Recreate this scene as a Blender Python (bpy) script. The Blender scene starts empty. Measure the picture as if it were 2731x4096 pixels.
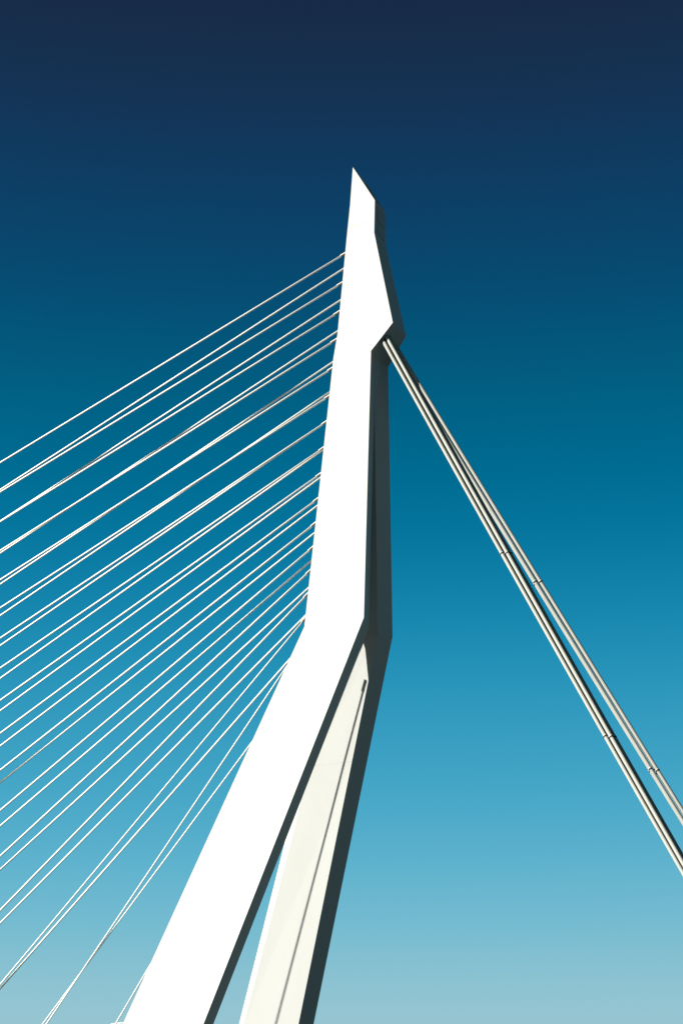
import bpy, bmesh, math
from mathutils import Vector, Matrix

# ------------------------------------------------------------------ camera, sky, sun, exposure
scene = bpy.context.scene
col = scene.collection
cam_data = bpy.data.cameras.new("camera")
cam = bpy.data.objects.new("camera", cam_data)
col.objects.link(cam)
cam.location = (94.6305, -208.8342, 1.7)
cam.rotation_euler = (math.radians(90) + 0.3584, 0.0, 0.4356)
cam_data.sensor_fit = 'VERTICAL'
cam_data.sensor_height = 36.0
cam_data.lens = 7667.0 / 4096.0 * 36.0
cam_data.clip_start = 0.5
cam_data.clip_end = 60000.0
scene.camera = cam

EXPOSURE = 1.62
SUN_AZ, SUN_EL = math.radians(226.6), math.radians(20.4)      # towards the sun, from +X counter-clockwise
sun_vec = Vector((math.cos(SUN_AZ) * math.cos(SUN_EL), math.sin(SUN_AZ) * math.cos(SUN_EL), math.sin(SUN_EL)))

world = bpy.data.worlds.new("World")
scene.world = world
world.use_nodes = True
wn, wl = world.node_tree.nodes, world.node_tree.links
wn.clear()
sky = wn.new('ShaderNodeTexSky')
sky.sky_type = 'NISHITA'
sky.sun_disc = False
sky.sun_elevation = SUN_EL
sky.sun_rotation = math.atan2(sun_vec.x, sun_vec.y)
sky.altitude = 0.0
sky.air_density = 1.0
sky.dust_density = 0.3
sky.ozone_density = 3.0
bg = wn.new('ShaderNodeBackground')
bg.inputs['Strength'].default_value = 0.05
out = wn.new('ShaderNodeOutputWorld')
# film-like grade of the clear sky: deeper and more saturated overhead, pale towards the horizon
def scaled(sock, k):
    m = wn.new('ShaderNodeVectorMath')
    m.operation = 'SCALE'
    m.inputs['Scale'].default_value = k
    wl.new(sock, m.inputs[0])
    return m.outputs['Vector']
grade = wn.new('ShaderNodeRGBCurve')
cm = grade.mapping
cm.use_clip = False
cm.extend = 'EXTRAPOLATED'
CURVES = (
    [(0.0, 0.004), (0.069, 0.009), (0.080, 0.0045), (0.095, 0.001), (0.117, 0.0012), (0.1356, 0.009), (0.159, 0.031), (0.195, 0.076), (0.246, 0.168), (0.327, 0.30), (1.0, 0.66)],
    [(0.0, 0.0), (0.10, 0.010), (0.1274, 0.024), (0.150, 0.050), (0.184, 0.118), (0.212, 0.172), (0.242, 0.242), (0.279, 0.320), (0.328, 0.396), (0.397, 0.485), (0.485, 0.556), (1.0, 0.66)],
    [(0.0, 0.0), (0.20, 0.030), (0.242, 0.065), (0.275, 0.128), (0.305, 0.184), (0.332, 0.242), (0.366, 0.322), (0.402, 0.416), (0.445, 0.506), (0.491, 0.572), (0.558, 0.635), (1.0, 0.66)])
for ch in range(3):
    cu = cm.curves[ch]
    pts = CURVES[ch]
    cu.points[0].location = pts[0]
    cu.points[-1].location = pts[-1]
    for p in pts[1:-1]:
        cu.points.new(*p)
cm.update()
# the clear sky is the same all the way round: look the model up by elevation only
tco = wn.new('ShaderNodeTexCoord')
sep = wn.new('ShaderNodeSeparateXYZ')
wl.new(tco.outputs['Generated'], sep.inputs[0])
def wmath(op, a, b=None):
    m = wn.new('ShaderNodeMath')
    m.operation = op
    for k, q in enumerate((a, b)):
        if q is None:
            continue
        if isinstance(q, (int, float)):
            m.inputs[k].default_value = q
        else:
            wl.new(q, m.inputs[k])
    return m.outputs[0]
hor = wmath('SQRT', wmath('MAXIMUM', wmath('SUBTRACT', 1.0, wmath('MULTIPLY', sep.outputs['Z'], sep.outputs['Z'])), 0.0))
SKY_AZ = math.radians(-15.0)
cmb = wn.new('ShaderNodeCombineXYZ')
wl.new(wmath('MULTIPLY', hor, math.sin(SKY_AZ)), cmb.inputs[0])
wl.new(wmath('MULTIPLY', hor, math.cos(SKY_AZ)), cmb.inputs[1])
wl.new(sep.outputs['Z'], cmb.inputs[2])
wl.new(cmb.outputs[0], sky.inputs['Vector'])
wl.new(scaled(sky.outputs['Color'], 0.10), grade.inputs['Color'])
wl.new(scaled(grade.outputs['Color'], 20.0 / 2.0 ** EXPOSURE), bg.inputs['Color'])
wl.new(bg.outputs['Background'], out.inputs['Surface'])

sun_data = bpy.data.lights.new("sun", 'SUN')
sun_data.energy = 5.0
sun_data.angle = math.radians(0.58)
sun_data.color = (1.0, 0.985, 0.94)
sun = bpy.data.objects.new("sun", sun_data)
col.objects.link(sun)
sun.rotation_euler = sun_vec.to_track_quat('Z', 'Y').to_euler()

scene.view_settings.view_transform = 'Standard'
scene.view_settings.look = 'None'
scene.view_settings.exposure = EXPOSURE
scene.view_settings.gamma = 1.0
scene.view_settings.use_curve_mapping = False

# ------------------------------------------------------------------ materials
def base_material(name):
    m = bpy.data.materials.new(name)
    m.use_nodes = True
    n, l = m.node_tree.nodes, m.node_tree.links
    return m, n, l, n['Principled BSDF']

def painted_steel(name, color, rough=0.45, grime=0.06, streak=(0.5, 0.5, 0.06), rust=0.0, bump=0.02):
    m, n, l, p = base_material(name)
    tc = n.new('ShaderNodeTexCoord')
    mp = n.new('ShaderNodeMapping')
    mp.inputs['Scale'].default_value = streak
    l.new(tc.outputs['Object'], mp.inputs['Vector'])
    n1 = n.new('ShaderNodeTexNoise')
    n1.inputs['Scale'].default_value = 1.0
    n1.inputs['Detail'].default_value = 6.0
    l.new(mp.outputs['Vector'], n1.inputs['Vector'])
    r1 = n.new('ShaderNodeValToRGB')
    r1.color_ramp.elements[0].position = 0.3
    r1.color_ramp.elements[1].position = 0.7
    d = 1.0 - grime
    r1.color_ramp.elements[0].color = (color[0] * d, color[1] * d, color[2] * d * 0.985, 1)
    r1.color_ramp.elements[1].color = (*color, 1)
    l.new(n1.outputs['Fac'], r1.inputs['Fac'])
    last = r1.outputs['Color']
    if rust > 0:
        n2 = n.new('ShaderNodeTexNoise')
        n2.inputs['Scale'].default_value = 0.9
        n2.inputs['Detail'].default_value = 3.0
        l.new(tc.outputs['Object'], n2.inputs['Vector'])
        r2 = n.new('ShaderNodeValToRGB')
        r2.color_ramp.elements[0].position = 0.745
        r2.color_ramp.elements[1].position = 0.80
        r2.color_ramp.elements[0].color = (0, 0, 0, 1)
        r2.color_ramp.elements[1].color = (rust, rust, rust, 1)
        l.new(n2.outputs['Fac'], r2.inputs['Fac'])
        mx = n.new('ShaderNodeMixRGB')
        mx.inputs['Color2'].default_value = (0.55, 0.40, 0.22, 1)
        l.new(r2.outputs['Color'], mx.inputs['Fac'])
        l.new(last, mx.inputs['Color1'])
        last = mx.outputs['Color']
    l.new(last, p.inputs['Base Color'])
    p.inputs['Roughness'].default_value = rough
    p.inputs['Specular IOR Level'].default_value = 0.12
    n3 = n.new('ShaderNodeTexNoise')
    n3.inputs['Scale'].default_value = 2.5
    n3.inputs['Detail'].default_value = 5.0
    l.new(tc.outputs['Object'], n3.inputs['Vector'])
    b = n.new('ShaderNodeBump')
    b.inputs['Strength'].default_value = bump
    b.inputs['Distance'].default_value = 0.05
    l.new(n3.outputs['Fac'], b.inputs['Height'])
    l.new(b.outputs['Normal'], p.inputs['Normal'])
    return m

def rough_material(name, c1, c2, scale, rough=0.85, bump=0.3):
    m, n, l, p = base_material(name)
    tc = n.new('ShaderNodeTexCoord')
    t = n.new('ShaderNodeTexNoise')
    t.inputs['Scale'].default_value = scale
    t.inputs['Detail'].default_value = 8.0
    l.new(tc.outputs['Object'], t.inputs['Vector'])
    r = n.new('ShaderNodeValToRGB')
    r.color_ramp.elements[0].color = (*c1, 1)
    r.color_ramp.elements[1].color = (*c2, 1)
    r.color_ramp.elements[0].position = 0.3
    r.color_ramp.elements[1].position = 0.7
    l.new(t.outputs['Fac'], r.inputs['Fac'])
    l.new(r.outputs['Color'], p.inputs['Base Color'])
    p.inputs['Roughness'].default_value = rough
    b = n.new('ShaderNodeBump')
    b.inputs['Strength'].default_value = bump
    l.new(t.outputs['Fac'], b.inputs['Height'])
    l.new(b.outputs['Normal'], p.inputs['Normal'])
    return m

M_TOWER = painted_steel('tower_paint', (0.288, 0.288, 0.268), rough=0.5, grime=0.025, rust=0.25)
M_HATCH = painted_steel('hatch_paint', (0.245, 0.25, 0.243), rough=0.5, grime=0.08)
M_CABLE = painted_steel('cable_sheath', (0.60, 0.585, 0.52), rough=0.4, grime=0.05, streak=(2, 2, 2))
M_BACK = painted_steel('backstay_sheath', (0.215, 0.215, 0.188), rough=0.45, grime=0.12, streak=(1.5, 1.5, 0.3))
M_DARK = painted_steel('dark_steel', (0.035, 0.03, 0.026), rough=0.5, grime=0.3)
M_SOCKET = painted_steel('brown_socket', (0.10, 0.065, 0.035), rough=0.6, grime=0.4)  # mottled dark brown for the slim rod at the cable end
M_WHITE = painted_steel('lamp_paint', (0.42, 0.42, 0.40), rough=0.4)
M_WATER = rough_material('river_water', (0.012, 0.022, 0.026), (0.02, 0.03, 0.033), 0.15, rough=0.12, bump=0.25)
M_STONE = rough_material('quay_stone', (0.03, 0.03, 0.029), (0.05, 0.049, 0.047), 1.5)
M_ASPHALT = rough_material('deck_asphalt', (0.04, 0.04, 0.042), (0.065, 0.065, 0.066), 3.0)
M_CONCRETE = rough_material('pier_concrete', (0.11, 0.108, 0.10), (0.17, 0.165, 0.155), 1.0)

# ------------------------------------------------------------------ helpers
def mesh_object(name, verts, faces, mat, parent=None, smooth=False, weld=True):
    bm = bmesh.new()
    vs = [bm.verts.new(v) for v in verts]
    for f in faces:
        try:
            bm.faces.new([vs[i] for i in f])
        except ValueError:
            pass
    if weld:
        bmesh.ops.remove_doubles(bm, verts=bm.verts, dist=1e-5)
    bmesh.ops.recalc_face_normals(bm, faces=bm.faces)
    me = bpy.data.meshes.new(name)
    bm.to_mesh(me)
    bm.free()
    me.materials.append(mat)
    if smooth:
        for p in me.polygons:
            p.use_smooth = True
    o = bpy.data.objects.new(name, me)
    col.objects.link(o)
    if parent is not None:
        o.parent = parent
    return o

def thing(name, label, category, loc=(0, 0, 0), group=None):
    e = bpy.data.objects.new(name, None)
    e.empty_display_size = 0.5
    e.location = loc
    col.objects.link(e)
    tag(e, label, category, group)
    return e

def tag(o, label, category, group=None):
    o['label'] = label
    o['category'] = category
    if group:
        o['group'] = group

def frame(d):
    d = d.normalized()
    a = d.cross(Vector((0, 0, 1)))
    if a.length < 1e-4:
        a = Vector((1, 0, 0))
    a.normalize()
    return a, d.cross(a).normalized()

def tube_data(pts, radii, seg, cap=True):
    verts, faces = [], []
    for k, p in enumerate(pts):
        d = (pts[min(k + 1, len(pts) - 1)] - pts[max(k - 1, 0)])
        a, b = frame(d)
        for s in range(seg):
            t = 2 * math.pi * s / seg
            verts.append(p + (a * math.cos(t) + b * math.sin(t)) * radii[k])
    for k in range(len(pts) - 1):
        for s in range(seg):
            s2 = (s + 1) % seg
            faces.append((k * seg + s, k * seg + s2, (k + 1) * seg + s2, (k + 1) * seg + s))
    if cap:
        faces.append(tuple(range(seg)))
        faces.append(tuple((len(pts) - 1) * seg + s for s in range(seg)))
    return verts, faces

def box_data(c, ax, ay, az, hx, hy, hz):
    v = []
    for sx in (-1, 1):
        for sy in (-1, 1):
            for sz in (-1, 1):
                v.append(c + ax * hx * sx + ay * hy * sy + az * hz * sz)
    f = [(0, 1, 3, 2), (4, 6, 7, 5), (0, 4, 5, 1), (2, 3, 7, 6), (0, 2, 6, 4), (1, 5, 7, 3)]
    return v, f

X, Y, Z = Vector((1, 0, 0)), Vector((0, 1, 0)), Vector((0, 0, 1))

def box(name, lo, hi, mat, parent=None):
    c = (Vector(lo) + Vector(hi)) / 2
    h = (Vector(hi) - Vector(lo)) / 2
    v, f = box_data(c, X, Y, Z, h.x, h.y, h.z)
    return mesh_object(name, v, f, mat, parent)

def structure(o):
    o['kind'] = 'structure'
    return o

# ------------------------------------------------------------------ setting below the frame: river, quay, deck
DECK = 12.2
water = structure(mesh_object('water', [(-15000, -15000, -1.6), (15000, -15000, -1.6), (15000, 15000, -1.6), (-15000, 15000, -1.6)],
                              [(0, 1, 2, 3)], M_WATER))
quay = structure(box('quay', (30, -520, -2.6), (420, -196, 0.0), M_STONE))
pier = structure(mesh_object('pier', *box_data(Vector((-24, 0, 0.5)), X, Y, Z, 17, 24, 3.0), M_CONCRETE))
road = structure(box('road', (-300, -11.4, DECK - 2.2), (240, 11.4, DECK), M_ASPHALT))
for s in (-1, 1):
    structure(box('pavement', (-300, s * 9.9 - 1.45, DECK + 0.004), (240, s * 9.9 + 1.45, DECK + 0.13), M_STONE))
structure(box('abutment', (40, -20, -0.5), (64, 20, 9.4), M_CONCRETE))

# ------------------------------------------------------------------ pylon
T = (0.0, 1.854, 137.0)
B1 = (3.159, 1.721, 131.222)
B2 = (3.116, 1.902, 126.203)
B3 = (5.799, 2.187, 112.229)
B4 = (2.938, 2.773, 108.500)
I4 = (2.623, 1.282, 108.511)
AP = (2.156, 0.0, 102.607)
B5 = (2.496, 4.394, 71.92)
I5 = (1.790, 1.408, 71.46)
F5 = (-5.586, 4.394, 71.807)
G5 = (-2.85, 1.25, 71.415)
LEVELS = [B5, B4, B3, B2, B1, T]

def front_x(z):
    t = (z - F5[2]) / (T[2] - F5[2])
    return F5[0] + t * (T[0] - F5[0])

def half_width(z):
    for a, b in zip(LEVELS, LEVELS[1:]):
        if z <= b[2] or b is T:
            t = (z - a[2]) / (b[2] - a[2])
            return a[1] + t * (b[1] - a[1])

def back_x(z):
    for a, b in zip(LEVELS, LEVELS[1:]):
        if z <= b[2] or b is T:
            t = (z - a[2]) / (b[2] - a[2])
            return a[0] + t * (b[0] - a[0])

pylon = thing('bridge_pylon', 'tall bent white steel bridge pylon with pointed top and two splayed legs', 'pylon')

def V(p, s=1):
    return Vector((p[0], s * p[1], p[2]))

# --- pointed top above the panel joint, its sloping back sunk a little behind thin rims
JZ = 128.0
GAP = 0.012
verts, faces = [], []
def ad(p):
    verts.append(Vector(p))
    return len(verts) - 1
def ring(z, inset=0.0):
    y = half_width(z) - inset
    return [ad((front_x(z) + inset, -y, z)), ad((back_x(z) - inset, -y, z)), ad((back_x(z) - inset, y, z)), ad((front_x(z) + inset, y, z))]
r0, r1 = ring(JZ + GAP), ring(B1[2])
tn, tf = ad(V(T, -1)), ad(V(T, 1))
for k in (0, 1, 2, 3):
    faces.append((r0[k], r0[(k + 1) % 4], r1[(k + 1) % 4], r1[k]))
faces.append(tuple(reversed(r0)))
faces += [(r1[0], r1[1], tn), (r1[2], r1[3], tf), (r1[3], r1[0], tn, tf)]
RIM, SINK = 0.14, 0.22
sd = (V(B1) - V(T)); sd.y = 0; sd.normalize()                     # down the slope
sn = Vector((-sd.z, 0, sd.x))                                     # outward from the slope
if sn.x < 0: sn = -sn
def slope_pt(base, dy, along, depth):
    p = Vector(base) + sd * along - sn * depth
    p.y += dy
    return ad(p)
an, af = verts[tn], verts[tf]
bn, bf = verts[r1[1]], verts[r1[2]]
on = [slope_pt(an, RIM, 0.55, 0), slope_pt(bn, RIM, 0, 0), slope_pt(bf, -RIM, 0, 0), slope_pt(af, -RIM, 0.55, 0)]
inn = [slope_pt(an, RIM, 0.95, SINK), slope_pt(bn, RIM, 0, SINK), slope_pt(bf, -RIM, 0, SINK), slope_pt(af, -RIM, 0.95, SINK)]
faces += [(tn, r1[1], on[1], on[0]), (tf, on[3], on[2], r1[2]), (tn, on[0], on[3], tf)]
faces += [(on[0], on[1], inn[1], inn[0]), (on[2], on[3], inn[3], inn[2]), (on[3], on[0], inn[0], inn[3])]
faces += [tuple(inn)]
faces += [(on[1], on[2], inn[2], inn[1])]
mesh_object('pointed_top', verts, faces, M_TOWER, pylon)

# --- shaft with the bulge, the V-shaped back and the slot that parts the legs
verts, faces = [], []
top0 = ring(JZ - GAP)
core0, core1 = ring(JZ - GAP, 0.03), ring(JZ + GAP + 0.05, 0.03)
l2, l3 = ring(B2[2]), ring(B3[2])
z4, za = B4[2], AP[2]
f4n, f4f = ad((front_x(z4), -B4[1], z4)), ad((front_x(z4), B4[1], z4))
b4n, b4f, i4n, i4f = ad(V(B4, -1)), ad(V(B4, 1)), ad(V(I4, -1)), ad(V(I4, 1))
ap = ad(AP)
apf = ad((front_x(za), 0, za))
fan, faf = ad((front_x(za), -half_width(za), za)), ad((front_x(za), half_width(za), za))
b5n, b5f, i5n, i5f = ad(V(B5, -1)), ad(V(B5, 1)), ad(V(I5, -1)), ad(V(I5, 1))
f5n, f5f, g5n, g5f = ad(V(F5, -1)), ad(V(F5, 1)), ad(V(G5, -1)), ad(V(G5, 1))
for k in range(4):
    k2 = (k + 1) % 4
    faces.append((core0[k], core0[k2], core1[k2], core1[k]))      # recessed core of the joint
    faces.append((core0[k], core0[k2], top0[k2], top0[k]))
    faces.append((l2[k], l2[k2], top0[k2], top0[k]))
    faces.append((l3[k], l3[k2], l2[k2], l2[k]))
faces.append(tuple(core1))
# bulge down to level 4
faces += [(l3[0], l3[1], b4n, f4n), (l3[3], f4f, b4f, l3[2]), (l3[0], f4n, f4f, l3[3])]
faces += [(l3[1], l3[2], i4f, i4n), (l3[1], i4n, b4n), (l3[2], b4f, i4f), (i4n, i4f, ap)]
# below level 4
faces += [(f4n, b4n, b5n, f5n, fan), (f4f, faf, f5f, b5f, b4f)]
faces += [(f4n, fan, apf, faf, f4f), (fan, f5n, apf), (faf, apf, f5f), (apf, f5n, g5n), (apf, g5f, f5f)]
faces += [(b4n, i4n, ap), (b4n, ap, b5n), (ap, i5n, b5n), (b4f, ap, i4f), (b4f, b5f, ap), (ap, b5f, i5f)]
faces += [(ap, apf, g5n, i5n), (ap, i5f, g5f, apf)]
faces += [(f5n, b5n, i5n, g5n), (f5f, g5f, i5f, b5f)]
mesh_object('shaft', verts, faces, M_TOWER, pylon)

# --- hatches on the back of the head
def back_panel(name, y0, y1, z0, z1, proud):
    c = Vector((0, (y0 + y1) / 2, (z0 + z1) / 2))
    c.x = back_x(c.z) + proud / 2
    v, f = box_data(c, X, Y, Z, proud / 2 + 0.01, (y1 - y0) / 2, (z1 - z0) / 2)
    return mesh_object(name, v, f, M_HATCH, pylon)
back_panel('hatch', -1.02, 1.55, 128.35, 130.75, 0.05)
back_panel('hatch', -1.02, 1.55, 126.55, 127.80, 0.05)

# --- legs, with the weld joints as shallow grooves
OBb, IBb, OFb, IFb = (-16.065, 15.305, 15.0), (-16.602, 12.235, 15.0), (-27.318, 15.320, 15.0), (-25.1, 12.355, 15.0)
def leg(s):
    tops = [V(F5, s), V(B5, s), V(I5, s), V(G5, s)]
    bots = [V(OFb, s), V(OBb, s), V(IBb, s), V(IFb, s)]
    def sec(t, inset=0.0):
        pts = [a.lerp(b, t) for a, b in zip(tops, bots)]
        c = sum(pts, Vector()) / 4
        return [p + (c - p).normalized() * inset for p in pts]
    stations = [(0.0, 0.0)]
    for j in JOINTS:
        stations += [(j - 0.00035, 0.0), (j - 0.00035, 0.03), (j + 0.00035, 0.03), (j + 0.00035, 0.0)]
    stations.append((1.2, 0.0))
    v, f = [], []
    for t, i in stations:
        v += sec(t, i)
    for k in range(len(stations) - 1):
        for q in range(4):
            q2 = (q + 1) % 4
            f.append((4 * k + q, 4 * k + q2, 4 * k + 4 + q2, 4 * k + 4 + q))
    f += [(0, 1, 2, 3), tuple(4 * (len(stations) - 1) + q for q in range(4))]
    return mesh_object('leg', v, f, M_TOWER, pylon, weld=False)
JOINTS = [0.268, 0.816]
for s, lab in ((-1, 'nearer leg, broad and slanting down to the left'), (1, 'farther leg with sunlit inner face and dark rear face')):
    o = leg(s)
    o['label'] = lab

# ------------------------------------------------------------------ forestays
ZA = [124.4905, 120.0427, 115.7152, 111.619, 107.5521, 103.5775, 99.9143, 96.2437, 92.6569, 89.227, 85.8996, 82.6513, 79.5614, 76.4943, 73.3229, 69.0]
XD = [-273.4585, -256.968, -240.3928, -224.5501, -209.5104, -196.5687, -180.3736, -166.1869, -151.0062, -136.4736, -121.0529, -106.146, -91.4055, -77.1251, -62.2574, -48.0]
ORD = ['topmost', 'second', 'third', 'fourth', 'fifth', 'sixth', 'seventh', 'eighth', 'ninth', 'tenth', 'eleventh', 'twelfth', 'thirteenth', 'fourteenth', 'fifteenth', 'lowest']
R_CABLE = 0.118
def leg_front_x(z):
    t = (F5[2] - z) / (F5[2] - 15.0)
    return F5[0] + t * (OFb[0] - F5[0])

def forestay(i, s):
    za = ZA[i]
    ya = 2.528 - 0.4831 * (za - 100) / 10
    yd = 7.9 if (i == 15 and s < 0) else 8.51
    if s > 0 and i == 10:
        yd += 1.0
    xa = front_x(za) if za > F5[2] else leg_front_x(za)
    a, b = Vector((xa, s * ya, za)), Vector((XD[i], s * yd, DECK + 0.05))
    d = (b - a).normalized()
    side = 'near' if s < 0 else 'far'
    if i in (0, 15):
        lab = f'{ORD[i]} white forestay of the {side}-side row, running down to the left'
    else:
        lab = f'{ORD[i]} white forestay from the top in the {side}-side row'
    e = thing('forestay', lab, 'stay cable', (a.x, a.y, a.z), 'forestays fanned out to the left of the pylon')
    inside = a + d * (1.0 if s < 0 else 0.1)
    L = (b - inside).length
    n = 10
    pts = [inside + d * L * k / n - Z * (0.0012 * L * 4 * (k / n) * (1 - k / n) * 0.25) for k in range(n + 1)]
    v, f = tube_data([p - a for p in pts], [R_CABLE if i < 14 else 0.085] * (n + 1), 12)   # the two lowest stays are slimmer
    mesh_object('cable', v, f, M_CABLE, e, smooth=True)
    if s < 0:
        # socket: a slimmer dark rod under a pale cover plate where the cable enters the tower
        up = Z - d * Z.dot(d); up.normalize()
        sd_ = d.cross(up)
        v, f = tube_data([-d * 0.4, d * 1.1], [0.085, 0.085], 8)
        mesh_object('socket', [q - up * 0.03 for q in v], f, M_SOCKET, e, smooth=True)
        v, f = box_data(d * 0.35 + up * 0.115, d, sd_, up, 0.75, 0.10, 0.035)
        mesh_object('cover_plate', v, f, M_CABLE, e)
    return e
for i in range(16):
    for s in (-1, 1):
        forestay(i, s)

# ------------------------------------------------------------------ backstays and their clamps
R_BACK = 0.225
STAYS = {1: ((5.0, 2.058, 108.615), (53.374, 13.326, 15.0)), 2: ((5.0, 1.691, 109.963), (53.994, 13.914, 15.0))}
BACK_ROW = Vector((0.17, 0.66, 0.09))
def stay_point(k, s, t):
    # tubes 1 and 2 face the camera side, 3 and 4 lie behind them in each bundle of four
    a, b = (Vector((p[0], s * p[1], p[2])) for p in STAYS[(k - 1) % 2 + 1])
    p = a + (b - a) * t
    if k > 2:
        p += Vector((-s * BACK_ROW.x, BACK_ROW.y, -s * BACK_ROW.z))
    return p - Z * 4 * max(t, 0) * (1 - t) * 0.22 + X * -0.1 * 4 * max(t, 0) * (1 - t)
for s in (-1, 1):
    side = 'near' if s < 0 else 'far'
    for k in (1, 2, 3, 4):
        row = 'lower' if k % 2 else 'upper'
        if k < 3:
            lab = f'thick pale sunlit backstay, {row} tube of the {side} bundle on the right'
        else:
            lab = f'thick backstay in shade behind the {row} sunlit tube of the {side} bundle'
        base = stay_point(k, s, 1.0)
        e = thing('backstay', lab, 'stay cable', base, 'thick backstays on the right')
        ts = [-0.02] + [j / 24 for j in range(25)] + [1.08]
        v, f = tube_data([stay_point(k, s, t) - base for t in ts], [R_BACK] * len(ts), 20)
        mesh_object('cable', v, f, M_BACK, e, smooth=True)
    for (t1, t2, pos) in ((0.336, 0.346, 'upper'), (0.594, 0.602, 'lower')):
        p1, p2 = stay_point(1, s, t1), stay_point(2, s, t2)
        c = (p1 + p2) / 2
        e = thing('cable_clamp', f'{pos} dark clamp ring binding the {side} bundle of backstays', 'clamp', c, 'clamps on the backstays')
        d = (stay_point(1, s, t1 + 0.01) - stay_point(1, s, t1 - 0.01)).normalized()
        for p in (p1, p2, stay_point(3, s, t1), stay_point(4, s, t2)):
            v, f = tube_data([p - c - d * 0.085, p - c + d * 0.085], [R_BACK + 0.04] * 2, 20)
            mesh_object('collar', v, f, M_DARK, e)
            up = (Z - d * Z.dot(d)).normalized()
            v, f = tube_data([p - c - d * 0.16, p - c - d * 0.09], [R_BACK + 0.02] * 2, 20)
            mesh_object('sleeve', v, f, M_WHITE, e, smooth=False)
        w = (p2 - p1)
        L = w.length
        w.normalize()
        v, f = box_data(Vector((0, 0, 0)), w, d, w.cross(d).normalized(), L / 2 - 0.2, 0.07, 0.06)
        mesh_object('link', v, f, M_DARK, e)

# ------------------------------------------------------------------ lamp standing on the deck behind the nearer leg
lx, ly = -39.95, 10.4
lamp = thing('street_lamp', 'small white lamp arm peeping out between lowest forestay and near leg', 'lamp', (lx, ly, DECK + 0.13))
h = 26.72 - DECK - 0.13
v, f = tube_data([Vector((0, 0, 0)), Vector((0, 0, 1.2)), Vector((0, 0, 1.25)), Vector((0, 0, h - 0.1))], [0.13, 0.13, 0.09, 0.05], 12)
mesh_object('post', v, f, M_WHITE, lamp, smooth=True)
v, f = box_data(Vector((0.45, 0, h)), Vector((1, 0, 0.06)).normalized(), Y, Vector((-0.06, 0, 1)).normalized(), 0.75, 0.07, 0.05)
mesh_object('arm', v, f, M_WHITE, lamp)
v, f = tube_data([Vector((0.0, 0, h - 0.45)), Vector((0.32, 0, h - 0.06))], [0.03, 0.03], 8)
mesh_object('brace', v, f, M_DARK, lamp)
v, f = box_data(Vector((1.25, 0, h + 0.02)), X, Y, Z, 0.3, 0.14, 0.07)
mesh_object('lamp_head', v, f, M_WHITE, lamp)
